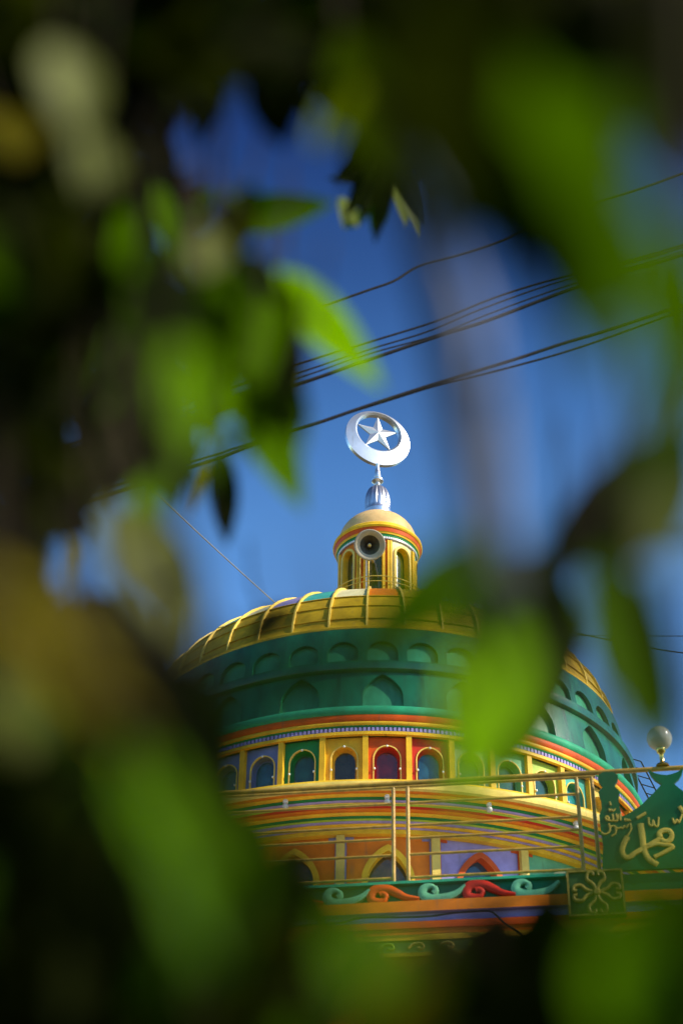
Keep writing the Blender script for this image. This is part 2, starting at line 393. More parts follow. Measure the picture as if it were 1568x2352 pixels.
# --- windows of the drum
RD = 5.80
panels = {-4: (BLUEG, YEL, PANE_B), -3: (BLUEG, YEL, PANE_B), -2: (GRN, LGR, PANE_G), -1: (YEL, CRM, PANE_D), 0: (ROR, RED, PANE_R), 1: (RED, CRM, PANE_B),
          2: (GREYG, YEL, PANE_G), 3: (PMINT, CRM, PANE_G), 4: (LGR, CRM, PANE_G), 5: (TEAL, TEAL, PANE_T), 6: (CRM, YEL, PANE_O), 7: (ROR, ORG, PANE_B)}
cyc = [panels[k] for k in (-3, -2, -1, 0, 1, 2, 3, 5, 6)]
for k in range(-22, 22):
    wallm, fr, pane = panels.get(k, cyc[k % 9])
    w = empty('drum_window', (0, 0, 0), R(A0 + BAY * k)); w.parent = mosque
    b = MB(); arch_wall(b, BAY / 2 - .5, math.degrees(.250 / RD), 13.9, 15.50, 14.2, 15.03, 15.30, lambda z: RD, .16, 'round', wallm, fr if fr is RED else wallm, fr if fr in (RED, TEAL) else wallm, nz=1)
    # the recess back is covered by the pane
    b.build('wall_panel', w, angle=30)
    b = MB(); arch_frame(b, 0, .250, RD, 15.03, 15.30, 14.15, .022, .02, 'round', CRM if fr != RED else CRM)
    b.build('window_frame', w, angle=30)
    b = MB()
    us = arch_cols(16)
    for q in range(16):
        a0, a1 = [math.degrees(x * .205 / RD) for x in (us[q], us[q + 1])]
        t0, t1 = [15.02 + .225 * math.sqrt(max(0, 1 - x * x)) for x in (us[q], us[q + 1])]
        b.quad(L(a0, RD - .14, 14.22), L(a1, RD - .14, 14.22), L(a1, RD - .14, t1), L(a0, RD - .14, t0), pane)
    b.build('pane', w, angle=30)
    for x, z in ((0, 15.29), (-.245, 14.80), (.245, 14.80)):
        b = MB(); c = L(math.degrees(x / RD), RD + .04, z)
        b.lathe([(0, -.026), (.016, -.02), (.023, 0), (.016, .02), (0, .026)], n=8, mats=WHITE, c=c); b.build('bulb', w, angle=80)
b = MB()
for zz in ((13.85, 15.50),):
    i = b.add([L(a, rr, z) for rr in (5.70, 5.905) for z in zz for a in (-.52, .52)])
    for q in ((4, 5, 7, 6), (0, 4, 6, 2), (1, 3, 7, 5)): b.face([i + x for x in q], YEL)
ring_copies(b.build('drum_pilaster', mosque, smooth=False), [A0 - BAY / 2 + BAY * k for k in range(44)])

# --- sill and the rainbow soffit
lat([(5.6, 13.93), (7.08, 13.90), (7.17, 13.885), (7.20, 13.84), (7.205, 13.77), (7.19, 13.70), (7.15, 13.667)], [YEL, YEL, YEL, CRM, CRM, CRM], 'drum_sill')
pts = [(7.15, 13.667), (7.061, 13.663), (6.967, 13.632), (6.898, 13.609), (6.837, 13.589), (6.809, 13.579), (6.756, 13.561), (6.695, 13.541), (6.602, 13.509), (6.513, 13.478),
       (6.452, 13.457), (6.399, 13.438), (6.33, 13.414), (6.249, 13.385), (6.20, 13.368)]
stripe(pts, [ORG, YEL, GRN, LIL, CRM, LGR, RED, ORG, YEL, GRN, LGR, LIL, YEL, LIL], 'rainbow_soffit', .016)

# --- lower drum: pilasters, panels, arched windows
RL = 6.08
lat([(6.20, 13.368), (6.20, 13.27), (6.06, 13.262)], YEL, 'panel_beam')
low = {-1: (ORG, YEL, PANE_W), 0: (ORG, YEL, PANE_W), 1: (LIL, ROR, PANE_B), 2: (PMINT, CREAM2, PANE_G), 3: (LIL, ROR, PANE_B)}
for k in range(-11, 11):
    wallm, fr, pane = low.get(k, [(ORG, YEL, PANE_W), (LIL, ROR, PANE_B), (PMINT, CREAM2, PANE_G)][k % 3])
    w = empty('arched_window', (0, 0, 0), R(A0 + 2 * BAY * k)); w.parent = mosque
    b = MB(); arch_wall(b, BAY - .6, math.degrees(.37 / RL), 7.2, 13.30, 10.6, 12.45, 12.97, lambda z: RL, .14, 'pointed', wallm, fr, pane, nz=2)
    b.build('wall_panel', w, angle=30)
    b = MB(); arch_frame(b, 0, .37, RL, 12.45, 12.97, 10.6, .11, .05, 'pointed', fr); b.build('window_frame', w, angle=30)
    b = MB(); i = 0
    for a0, a1, zt in ((-BAY + .62, -BAY + 1.0, 13.26), (BAY - 1.0, BAY - .62, 13.26)):
        b.quad(L(a0, RL + .02, 7.3), L(a1, RL + .02, 7.3), L(a1, RL + .02, zt), L(a0, RL + .02, zt), VIO if wallm is ORG else ROR)
    b.quad(L(-BAY + .62, RL + .02, 13.20), L(BAY - .62, RL + .02, 13.20), L(BAY - .62, RL + .02, 13.26), L(-BAY + .62, RL + .02, 13.26), VIO if wallm is ORG else ROR)
    b.build('panel_border', w, smooth=False)
b = MB(); i = b.add([L(a, rr, z) for rr in (5.95, 6.19) for z in (7.2, 13.262) for a in (-.72, .72)])
for q in ((4, 5, 7, 6), (0, 4, 6, 2), (1, 3, 7, 5)): b.face([i + x for x in q], CRM)
ring_copies(b.build('pilaster', mosque, smooth=False), [A0 + BAY + 2 * BAY * k for k in range(22)])

# --- lantern
ln = empty('lantern', (0, 0, 0), 0); ln.parent = mosque
b = MB()
for k in range(8):
    ac = -5 + 45 * k
    bb = MB(); arch_wall(bb, 22.5, 12.0, 20.6, 23.74, 21.2, 23.36, 23.58, lambda z: .97, .14, 'round', [ROR, CREAM2, TEAL, ORG, CREAM2, ORG, LGR, ORG][k], YEL, PANE_L, nz=1)
    for v in range(len(bb.v)):
        p = Vector(bb.v[v]); p.rotate(Matrix.Rotation(R(ac), 3, 'Z')); bb.v[v] = tuple(p)
    base = len(b.v); b.v.extend(bb.v)
    for f, m in zip(bb.f, bb.m): b.face([base + x for x in f], bb.mats[m])
b.build('lantern_wall', ln, angle=30)
for k in range(8):
    b = MB(); arch_frame(b, 0, .205, .97, 23.36, 23.58, 21.2, .06, .035, 'round', YEL if k % 2 == 0 else CRM)
    o = b.build('opening_frame', ln, angle=30); o.rotation_euler = (0, 0, R(-5 + 45 * k))
    b = MB()
    for s in (-1.9, 1.9):
        i = b.add([L(s + a, rr, z) for rr in (.93, 1.02) for z in (20.7, 23.70) for a in (-1.5, 1.5)])
        for q in ((4, 5, 7, 6), (0, 4, 6, 2), (1, 3, 7, 5)): b.face([i + x for x in q], YEL)
    o = b.build('lantern_pilaster', ln, smooth=False); o.rotation_euler = (0, 0, R(-5 + 22.5 + 45 * k))
lat([(.96, 23.74), (1.00, 23.745), (1.00, 23.80), (1.015, 23.80), (1.03, 23.86), (1.045, 23.87), (1.06, 23.91), (1.075, 23.92), (1.10, 24.02), (1.115, 24.03), (1.14, 24.08), (1.13, 24.13),
     (1.09, 24.15), (1.05, 24.17)], [LIL, LIL, LIL, GRN, GRN, YEL, YEL, ROR, ROR, YEL, YEL, CRM, CRM], 'lantern_cornice', ln, n=96)
b = MB()
for k in range(110):
    a = k * 360 / 110
    i = b.add([L(a + da, rr, zz) for rr in (.98, 1.022) for zz in (23.745, 23.80) for da in (-1.0, 1.0)])
    for q in ((4, 5, 7, 6), (0, 4, 6, 2), (1, 3, 7, 5), (0, 1, 5, 4)): b.face([i + x for x in q], WHITE)
b.build('dentil_course', ln, smooth=False)
lat([(1.06, 24.15), (1.07, 24.20), (1.04, 24.24), (1.0, 24.25)] + [(1.0 * cos(R(t)), 24.25 + .86 * sin(R(t))) for t in (8, 16, 24, 32, 40, 48, 56, 64, 70)] + [(.0, 25.08)], [YEL, YEL, YEL] + [TAN] * 10, 'lantern_cap', ln, n=96)
for a, r0, z0, z1, rr in ((-24, 1.05, 21.9, 23.15, .012), (-15, 1.05, 22.2, 23.35, .014), (-12, 1.06, 22.1, 23.35, .012)):
    b = MB(); b.tube([L(a, r0, z0), L(a, r0, z1)], rr * 1.6, WHITE if a == -15 else CRM, n=8); b.build('light_tube', ln)
lat([(1.16 + .012 * cos(R(t)), 22.50 + .012 * sin(R(t))) for t in range(0, 360, 45)], CRM, 'wire_ring', ln, n=80, closed=True)
lat([(1.24 + .010 * cos(R(t)), 22.30 + .010 * sin(R(t))) for t in range(0, 360, 45)], CRM, 'wire_ring', ln, n=80, closed=True)

# --- finial with star and crescent
fin = empty('finial', (0, 0, 0), 0); fin.parent = mosque
b = MB(); FN = 72
prof = [(.36, 25.08), (.37, 25.24), (.335, 25.27), (.325, 25.34), (.33, 25.40), (.335, 25.62), (.31, 25.82), (.25, 25.98), (.16, 26.07), (.10, 26.10)]
rings = []
for r, z in prof:
    fl = .055 if 25.36 < z < 26.03 else 0
    rings.append(b.add([L(360 * q / FN, r - fl * r * (1 if q % 4 in (0,) else .0), z) for q in range(FN)]))
for j in range(len(rings) - 1):
    for q in range(FN): b.face((rings[j] + q, rings[j] + (q + 1) % FN, rings[j + 1] + (q + 1) % FN, rings[j + 1] + q), STEEL)
b.build('fluted_bell', fin, angle=20)
lat([(.10, 26.10), (.075, 26.14), (.07, 26.22), (.10, 26.24), (.155, 26.29), (.16, 26.33), (.12, 26.38), (.09, 26.40), (.10, 26.42), (.07, 26.62), (.05, 26.80), (.06, 26.82), (.065, 26.86), (.03, 26.90)], STEEL, 'spindle', fin, n=32)
CZ, CR = 27.74 + EYE, .90
CU = Vector((cos(R(19)), sin(R(19)), 0)); CN = Vector((sin(R(19)), -cos(R(19)), 0)); CZv = Vector((0, 0, 1))
def disc_pt(x, z, o): return Vector((0, 0, CZ)) + CU * x + CZv * z + CN * o
b = MB(); M = 72; ir, ioz = .60, .17
def ringpts(r, cz, o): return b.add([disc_pt(r * sin(2 * PI * q / M), cz + r * cos(2 * PI * q / M), o) for q in range(M)])
oF, mF, iF = ringpts(CR, 0, .05), ringpts(ir + .055, ioz - .01, .11), ringpts(ir, ioz, .06)
oB, iB = ringpts(CR, 0, -.06), ringpts(ir, ioz, -.06)
for A, B_, m in ((oF, mF, SILV), (mF, iF, SILV), (iF, iB, STEEL), (iB, oB, SILV), (oB, oF, STEEL)):
    for q in range(M): b.face((A + q, A + (q + 1) % M, B_ + (q + 1) % M, B_ + q), m)
b.build('crescent', fin, angle=30)
b = MB(); sc, sr, si = .17, .585, .225
P5 = [disc_pt((sr if q % 2 == 0 else si) * sin(PI * q / 5), sc + (sr if q % 2 == 0 else si) * cos(PI * q / 5), .0) for q in range(10)]
for o, f in ((.09, 1), (-.09, -1)):
    c = b.add([disc_pt(0, sc, o)]); i = b.add([p + CN * (.02 * f) for p in P5])
    for q in range(10): b.face((c, i + q, i + (q + 1) % 10) if f > 0 else (c, i + (q + 1) % 10, i + q), SILV)
i = b.add([p + CN * .02 for p in P5]); j = b.add([p - CN * .02 for p in P5])
for q in range(10): b.face((i + q, j + q, j + (q + 1) % 10, i + (q + 1) % 10), SILV)
b.build('star', fin, smooth=False)

# --- main block, its front set along the terrace edge
FT = Vector((1, -.15409, 0)).normalized(); FNRM = Vector((FT.y, -FT.x, 0))      # along, outwards
F0 = Vector((0, 16.501, 0))
MW = Matrix.Translation(TC) @ Matrix.Rotation(TROT, 4, 'Z'); MWI = MW.inverted()
def Fw(u, z, o=0.0): p = F0 + FT * u + FNRM * o; return Vector((p.x, p.y, z + EYE))
def F(u, z, o=0.0): return MWI @ Fw(u, z, o)
FAX = (MWI.to_3x3() @ FT, MWI.to_3x3() @ FNRM, Vector((0, 0, 1)))
b = MB(); UL, UR = -9.0, 11.0
rows = [(7.262, 7.05, .0, DGR), (7.05, 6.93, .07, ORG), (6.93, 6.835, .0, LIL), (6.835, 6.76, .035, ROR), (6.76, 6.69, .02, ORG), (6.69, 6.63, .035, YEL), (6.63, 6.50, .0, PLAST), (6.50, 6.46, .03, YEL), (6.46, 5.7, -.04, ORG), (5.7, 5.6, .03, YEL), (5.6, 3.2, 0, GRN), (3.2, 3.0, .05, YEL), (3.0, -1.6, 0, PMINT)]
po = None
for z1, z0, o, m in rows:
    if po is not None and abs(po - o) > 1e-6: b.quad(F(UL, z1, po), F(UR, z1, po), F(UR, z1, o), F(UL, z1, o), m)
    b.quad(F(UL, z0, o), F(UR, z0, o), F(UR, z1, o), F(UL, z1, o), m); po = o
D = -36
for ua, ub, oa, ob in ((UL, UL, D, 0), (UR, UR, 0, D), (UR, UL, D, D)):
    b.quad(F(ua, -1.6, oa), F(ub, -1.6, ob), F(ub, 7.262, ob), F(ua, 7.262, oa), PMINT)
b.build('main_block', mosque, smooth=False)
b = MB(); b.quad(F(UL, 7.262, 0), F(UR, 7.262, 0), F(UR, 7.262, D), F(UL, 7.262, D), ROOFC); b.build('roof_terrace', mosque, smooth=False)
b = MB(); b.box(F((UL + 2.46) / 2, 7.268, -.01), (2.46 - UL, .14, .03), MINT, FAX); b.build('terrace_lip', mosque, smooth=False)
def ribbon(path, w0, w1, depth, mat, name, parent, o=0.0, fr=F, sub=8, taper=True, wid=None):
    """raised carved band following a (u, z) path on the facade"""
    P = smooth_path([(u, 0, z) for u, z in path], sub); n = len(P); b = MB(); rows_ = []
    for k, p in enumerate(P):
        t = (P[min(k + 1, n - 1)] - P[max(k - 1, 0)]).normalized(); nx, nz = -t.z, t.x
        s = k / (n - 1); w = (w0 + (w1 - w0) * s) if wid is None else wid(s)
        rows_.append(b.add([fr(p.x + nx * w * a, p.z + nz * w * a, o + h) for a, h in ((-1, 0), (-.85, depth * .8), (-.3, depth), (.3, depth), (.85, depth * .8), (1, 0))]))
    for k in range(n - 1):
        for q in range(5): b.face((rows_[k] + q, rows_[k] + q + 1, rows_[k + 1] + q + 1, rows_[k + 1] + q), mat)
    b.face([rows_[0] + q for q in range(6)][::-1], mat); b.face([rows_[-1] + q for q in range(6)], mat)
    return b.build(name, parent, angle=50)
mint = [(1.401, 7.205), (1.306, 7.125), (1.189, 7.085), (1.069, 7.075), (.965, 7.10), (.940, 7.155), (.970, 7.205), (1.025, 7.218), (1.072, 7.195), (1.078, 7.155), (1.052, 7.135)]
red = [(1.924, 7.075), (1.789, 7.105), (1.70, 7.155), (1.61, 7.20), (1.507, 7.218), (1.435, 7.19), (1.41, 7.135), (1.43, 7.085), (1.499, 7.068), (1.56, 7.085), (1.572, 7.13), (1.54, 7.155), (1.505, 7.145)]
wd = lambda s: .016 + .040 * math.sin(PI * min(1, s * 1.15 + .05)) if s < .8 else .034
def shift(p, du): return [(u + du, z) for u, z in p]
ribbon(mint, 0, 0, .05, PMINT, 'scroll_ornament', mosque, .012, wid=wd)
ribbon(shift(mint, .985), 0, 0, .05, PMINT, 'scroll_ornament', mosque, .012, wid=wd)
ribbon(red, 0, 0, .055, RED, 'scroll_ornament', mosque, .012, wid=wd)
for k in range(1, 5):
    ribbon(shift(red, -1.0 * k - .02 * k), 0, 0, .055, ROR if k % 2 else RED, 'scroll_ornament', mosque, .012, wid=wd)
    ribbon(shift(mint, -1.0 * k - .02 * k), 0, 0, .05, PMINT, 'scroll_ornament', mosque, .016, wid=wd)
for k in range(-8, 14):                        # small carved frieze under the stripes
    u = -.35 + .31 * k
    ribbon([(u - .11, 6.555), (u - .05, 6.60), (u + .02, 6.60), (u + .05, 6.565), (u + .02, 6.54), (u - .01, 6.56)], .014, .012, .03, CRM if k % 3 else LGR, 'carved_leaf', mosque, .0, sub=4)
for k in range(-5, 6):
    u = .55 + .85 * k
    ribbon([(u - .3, 6.02), (u - .15, 6.25), (u + .05, 6.30), (u + .15, 6.18), (u + .05, 6.08), (u - .02, 6.15)], .03, .022, .05, YEL, 'carved_swirl', mosque, -.04, sub=5)
# pier with its gold flower
pier = empty('parapet_pier', (0, 0, 0), 0); pier.parent = mosque
b = MB(); b.box(F(2.755, 7.03, .05), (.585, .10, .50), VEILB, FAX)
for u in (2.475, 3.035): b.box(F(u, 7.03, .112), (.022, .024, .46), VEILG, FAX)
for z in (6.79, 7.27): b.box(F(2.755, z, .112), (.582, .024, .018), VEILG, FAX)
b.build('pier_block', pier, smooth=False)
for k in range(4):
    th = k * PI / 2
    pl = [(0, .02), (.035, .10), (.085, .15), (.075, .215), (.03, .225), (.025, .19)]
    for sg in (-1, 1):
        pp = [(2.763 + (sg * x * cos(th) - y * sin(th)) * 1.05, 7.03 + (sg * x * sin(th) + y * cos(th)) * .98) for x, y in pl]
        ribbon(pp, .018, .018, .03, VEILG, 'flower_ornament', pier, .10, sub=5)
b = MB(); b.lathe([(0, .05), (.03, .045), (.045, .02), (.05, 0)], n=20, mats=VEILG, c=F(2.763, 7.03, .10), ax=(FAX[0], Vector((0, 0, 1)), FAX[1])); b.build('flower_boss', pier)

# ------------------------------------------------------------------ loudspeaker on the lantern
hc = MW @ L(-7.0, 1.55, 23.15)
to_eye = (EYEP - hc).normalized(); sp_dir = (to_eye + Vector((.06, 0, .10))).normalized()
sx = sp_dir.cross(Vector((0, 0, 1))).normalized(); sy = sx.cross(sp_dir)
spk = empty('loudspeaker', hc)
tag(spk, 'grey horn loudspeaker facing down from the front of the lantern under the tan cap', 'loudspeaker')
def spk_l(p): return p
AX = (sx, sy, sp_dir)
b = MB(); b.lathe([(.05, -.42), (.06, -.30), (.09, -.20), (.15, -.10), (.24, -.02), (.33, .03), (.365, .04), (.38, .035), (.385, .02), (.34, 0), (.25, -.05), (.16, -.13), (.10, -.22), (.09, -.45), (0, -.46)], n=48,
                  mats=[HORND, HORND, HORND, HORND, HORNM, HORNM, HORNM, HORNM, HORNM, HORNM, HORNM, HORNM, HORNM, HORNM], ax=AX); b.build('horn', spk, angle=60)
b = MB(); b.lathe([(.05, -.30), (.055, -.12), (.045, -.09), (.0, -.08)], n=20, mats=HORNM, ax=AX); b.build('driver_cone', spk, angle=50)
b = MB(); b.lathe([(0, -.085), (.028, -.075), (.03, -.06), (0, -.05)], n=14, mats=CRM, ax=AX); b.build('cone_tip', spk, angle=60)
b = MB(); e = Vector((TC.x, TC.y, hc.z)) - hc; e = e.normalized()
b.tube([sp_dir * -.40, e * .45 + Vector((0, 0, -.05)), e * .66 + Vector((0, 0, -.05))], .03, HORNM, n=8); b.build('bracket', spk)
b = MB(); b.tube(smooth_path([sp_dir * -.44, sp_dir * -.40 + Vector((.10, .05, -.22)), e * .42 + Vector((.14, 0, -.62)), e * .52 + Vector((.16, 0, -1.25))], 6), .012, BLACK, n=6); b.build('cable', spk)

# ------------------------------------------------------------------ bulbs hanging under the sill
names = ['white lamp bulb under the sill left of the red window, partly behind leaves', 'white lamp bulb under the sill beside the left rail post',
         'white lamp bulb hanging mid-way along the right railing panel', 'white lamp bulb beside the rail post nearest the green sign']
for a, lb in zip((-13.9, 1.4, 16.9, 31.75), names):
    c = MW @ L(a, 7.0, 13.64)
    o = empty('light_bulb', c); tag(o, lb, 'light bulb', 'bulbs hung under the drum sill')
    b = MB(); b.lathe([(.03, .05), (.035, .04), (.05, .0), (.05, -.05), (.036, -.06), (.036, .0)][:5] + [(0, -.062)], n=16, mats=WHITE); b.build('socket', o, angle=50)
    b = MB(); b.lathe([(.03, -.06), (.05, -.085), (.062, -.12), (.055, -.155), (.03, -.175), (0, -.18)], n=18, mats=OPAL); b.build('bulb', o, angle=80)

# ------------------------------------------------------------------ terrace railing
rail = empty('railing', Fw(1.6, 7.28))
tag(rail, 'gold painted pipe railing along the terrace edge in front of the dome', 'railing')
RI = Matrix.Translation(-Vector(rail.location))
def FR(u, z, o=0.0): return RI @ Fw(u, z, o)
def bar(u0, z0, u1, z1, r, name, o=-.06, sq=False, seg=1):
    b = MB()
    P = [FR(u0 + (u1 - u0) * k / seg, z0 + (z1 - z0) * k / seg, o) for k in range(seg + 1)]
    b.tube(P, r, RAILG, n=12); return b.build(name, rail)
bar(-7.5, 8.502, 8.2, 8.502, .027, 'top_rail')
bar(-7.5, 8.455, 2.86, 8.455, .017, 'sub_rail')
for u in (-6.3, -4.05, -3.9, -1.65, -1.5, .625, .785, 2.65, 2.815, 4.9, 6.5, 8.1): bar(u, 7.262, u, 8.45 if u < 2.83 else 8.48, .021, 'post')
for u0, u1 in ((-6.3, -4.05), (-3.9, -1.65), (-1.5, .625), (.785, 2.65)):
    for z in (8.253, 7.983, 7.83, 7.637, 7.371): bar(u0, z, u1, z, .0155, 'cross_bar', seg=1)

# ------------------------------------------------------------------ green sign cut to the outline of a mosque
sign = empty('sign', Fw(3.586, 7.288, .05))
tag(sign, 'green cut-out sign shaped like a mosque with gold Arabic lettering at the terrace edge', 'sign')
SI = Matrix.Translation(-Vector(sign.location))
def SW(u, z, o=0.0): return SI @ Fw(u, z, .03 + o)
half = [(2.839, 7.288), (2.872, 7.57), (2.86, 7.927), (2.896, 8.015), (2.895, 8.106), (2.883, 8.153), (2.875, 8.211), (2.928, 8.265), (2.891, 8.319), (2.88, 8.372), (2.898, 8.423), (2.953, 8.447), (3.067, 8.44), (3.102, 8.393), (3.098, 8.341), (3.053, 8.275), (3.082, 8.233), (3.102, 8.191), (3.085, 8.118), (3.085, 8.05), (3.103, 7.907), (3.166, 7.93), (3.252, 7.983), (3.328, 8.036), (3.429, 8.132), (3.508, 8.207), (3.557, 8.262), (3.494, 8.317), (3.458, 8.372), (3.434, 8.445), (3.502, 8.398), (3.566, 8.377), (3.622, 8.368)]
AXU = 3.622
outl = half + [(2 * AXU - u, z) for u, z in half[-2::-1]]
b = MB(); i = b.add([SW(u, z, .02) for u, z in outl]); j = b.add([SW(u, z, -.02) for u, z in outl]); n = len(outl)
b.face([i + k for k in range(n)], SIGNG); b.face([j + k for k in range(n)][::-1], SIGNG)
for k in range(n): b.face((i + k, j + k, j + (k + 1) % n, i + (k + 1) % n), SIGNG)
b.build('board', sign, smooth=False)
big = [[(3.257, 7.873), (3.31, 7.901), (3.359, 7.932)], [(3.291, 7.807), (3.294, 7.657), (3.299, 7.503), (3.342, 7.397), (3.425, 7.331)],
       [(3.137, 7.666), (3.089, 7.58), (3.067, 7.505), (3.087, 7.443), (3.135, 7.43), (3.194, 7.47), (3.278, 7.515), (3.373, 7.565), (3.447, 7.605), (3.49, 7.635)],
       [(3.49, 7.635), (3.474, 7.675), (3.503, 7.707), (3.549, 7.718), (3.593, 7.702), (3.602, 7.651), (3.577, 7.603), (3.526, 7.59), (3.489, 7.619)],
       [(3.301, 7.547), (3.362, 7.549), (3.433, 7.567), (3.512, 7.552), (3.604, 7.528), (3.503, 7.465), (3.399, 7.419)],
       ]
wds = [.017, .034, .030, .030, .024]
for p, w in zip(big, wds): ribbon(p, w, w * .9, .022, SIGNGOLD, 'lettering', sign, .02, fr=SW, sub=6)
small = [([(3.382, 7.875), (3.381, 7.802), (3.409, 7.778), (3.428, 7.839), (3.439, 7.777), (3.469, 7.775), (3.49, 7.874)], .012),
         ([(2.869, 7.73), (2.898, 7.707), (2.934, 7.716), (2.963, 7.759), (2.953, 7.826)], .011), ([(2.966, 7.792), (3.012, 7.795), (3.024, 7.766), (3.015, 7.711), (2.972, 7.68)], .011),
         ([(3.021, 7.783), (3.05, 7.765), (3.076, 7.775), (3.095, 7.762), (3.118, 7.789), (3.141, 7.771), (3.16, 7.809)], .010), ([(3.181, 7.819), (3.189, 7.763), (3.166, 7.714), (3.138, 7.677)], .010),
         ([(2.923, 7.89), (2.94, 7.913), (2.959, 7.893), (2.947, 7.866), (2.925, 7.886)], .011), ([(2.947, 7.866), (3.002, 7.86), (3.003, 7.936)], .010), ([(3.002, 7.86), (3.048, 7.858), (3.042, 7.937)], .010),
         ([(3.083, 7.856), (3.087, 7.942)], .010), ([(2.985, 8.081), (2.994, 8.038)], .010), ([(2.973, 8.0), (2.981, 7.971), (3.003, 7.992), (3.011, 7.969), (3.039, 7.998)], .008), ([(3.06, 7.882), (3.064, 7.927)], .008),
         ([(3.128, 7.876), (3.133, 7.85), (3.152, 7.868), (3.16, 7.845), (3.175, 7.866), (3.188, 7.843)], .007), ([(3.718, 7.985), (3.754, 7.91)], .024), ([(3.634, 7.852), (3.645, 7.793), (3.677, 7.833), (3.693, 7.801), (3.737, 7.894)], .012)]
for p, w in small: ribbon(p, w, w * .9, .016, SIGNGOLD, 'lettering', sign, .02, fr=SW, sub=5)

# ------------------------------------------------------------------ globe lamp on the rail
gl = empty('globe_lamp', Fw(3.60, 8.53, -.06)); tag(gl, 'white globe lamp on a brass neck standing on the top rail above the green sign', 'lamp')
b = MB(); b.lathe([(.14 * sin(R(t)), .345 - .14 * cos(R(t))) for t in range(20, 181, 10)], n=32, mats=OPAL); b.build('globe', gl, angle=80)
BRASS = paint('brass', (.70, .48, .14), rough=.2, var=.08, metal=1.0)
b = MB(); b.lathe([(.0, -.002), (.075, 0), (.07, .02), (.03, .04), (.024, .06), (.026, .15), (.045, .17), (.055, .20), (.052, .225)], n=24, mats=BRASS); b.build('neck', gl, angle=50)

# ------------------------------------------------------------------ ladder at the far side of the drum
la = at(1484, 1826, 42.5); lb = at(1462, 1788, 42.5); lc = at(1440, 1740, 42.5)
ladder = empty('ladder', la); tag(ladder, 'thin dark metal ladder seen against the sky right of the green tiers', 'ladder')
side = RIGHT * .34 + UP * -.1
b = MB()
for o in (Vector((0, 0, 0)), side): b.tube([(la - (lc - la)) - la + o, lc - la + o], .02, BLACK, n=6)
b.build('side_rail', ladder)
b = MB()
for k in range(9):
    p = (lc - la) * (k / 8 * 1.9 - .9); b.tube([p, p + side], .014, BLACK, n=6)
b.build('rung', ladder)

# ------------------------------------------------------------------ wires
def wire(px, depth, r, name, label, cat='cable', group=None, mat=CABLEB, ext=14.0):
    P = []
    for k, (x, y) in enumerate(px):
        dd = ray(x, y); y0 = depth if not isinstance(depth, (list, tuple)) else depth[0] + (depth[1] - depth[0]) * k / (len(px) - 1)
        P.append(EYEP + dd * (y0 / dd.y))
    P = smooth_path(P, 6)
    if ext: P = [P[0] + (P[0] - P[1]).normalized() * ext] + P + [P[-1] + (P[-1] - P[-2]).normalized() * ext]
    b = MB(); b.tube(P, r * 1.15, mat, n=8); o = b.build(name); tag(o, label, cat, group); return o
GC = 'cables crossing the sky above the dome'
wire([(600, 752), (750, 700), (850, 665), (905, 645), (960, 612), (1040, 590), (1100, 572), (1160, 550), (1215, 522), (1320, 480), (1450, 440), (1568, 398)], 11, .0105, 'power_cable', 'single wavy black cable, the topmost of those crossing the sky', group=GC)
wire([(560, 880), (690, 835), (850, 785), (1000, 738), (1130, 686), (1250, 648), (1400, 610), (1568, 562)], 11, .0088, 'power_cable', 'upper strand of the close bundle of dark cables in mid sky', group=GC)
wire([(560, 900), (700, 852), (850, 802), (980, 762), (1100, 712), (1260, 655), (1400, 616), (1568, 568)], 11.1, .007, 'power_cable', 'second thin strand inside the bundle of cables in mid sky', group=GC)
wire([(560, 912), (705, 862), (850, 812), (1000, 770), (1120, 722), (1280, 664), (1420, 622), (1568, 577)], 10.9, .0063, 'power_cable', 'third thin strand inside the bundle of cables in mid sky', group=GC)
wire([(560, 925), (705, 876), (860, 822), (1000, 774), (1120, 736), (1290, 672), (1420, 628), (1568, 585)], 11, .0145, 'power_cable', 'thickest lowest strand of the bundle of cables in mid sky', group=GC)
wire([(420, 1080), (520, 1046), (640, 1001), (740, 968), (850, 930), (1000, 881), (1180, 826), (1290, 790), (1400, 758), (1568, 700)], 11, .0135, 'power_cable', 'thick black cable passing just above the crescent', group=GC)
wire([(900, 917), (1000, 886), (1100, 862), (1200, 836), (1300, 808), (1400, 775), (1500, 738), (1568, 712)], 11.05, .0088, 'power_cable', 'thin cable twisting round the thick one right of the crescent', group=GC)
wire([(300, 1075), (430, 1200), (540, 1302), (640, 1392)], (22, 31), .011, 'guy_wire', 'thin grey wire slanting down to the gold dome from behind the leaves', 'wire', mat=WIREG, ext=0)
wire([(1250, 1459), (1400, 1460), (1500, 1461), (1568, 1461)], 52, .012, 'overhead_wire', 'faint level wire right of the dome, the higher of two', 'wire', mat=CABLEB, ext=8)
wire([(1400, 1470), (1500, 1490), (1568, 1500)], 50, .02, 'overhead_wire', 'dark slanting wire right of the dome below the faint one', 'wire', mat=CABLEB, ext=8)
P = smooth_path([Fw(u, z, .10) for u, z in ((-3.0, 6.72), (-1.5, 6.76), (-.046, 6.823), (.288, 6.872), (.722, 6.858), (1.027, 6.856), (1.281, 6.881), (1.585, 6.888), (1.684, 6.862), (1.804, 6.738), (1.948, 6.627), (2.1, 6.45))], 6)
b = MB(); b.tube(P, .011, BLACK, n=8); tag(b.build('service_cable'), 'black cable sagging along the striped wall under the scroll carving', 'cable')

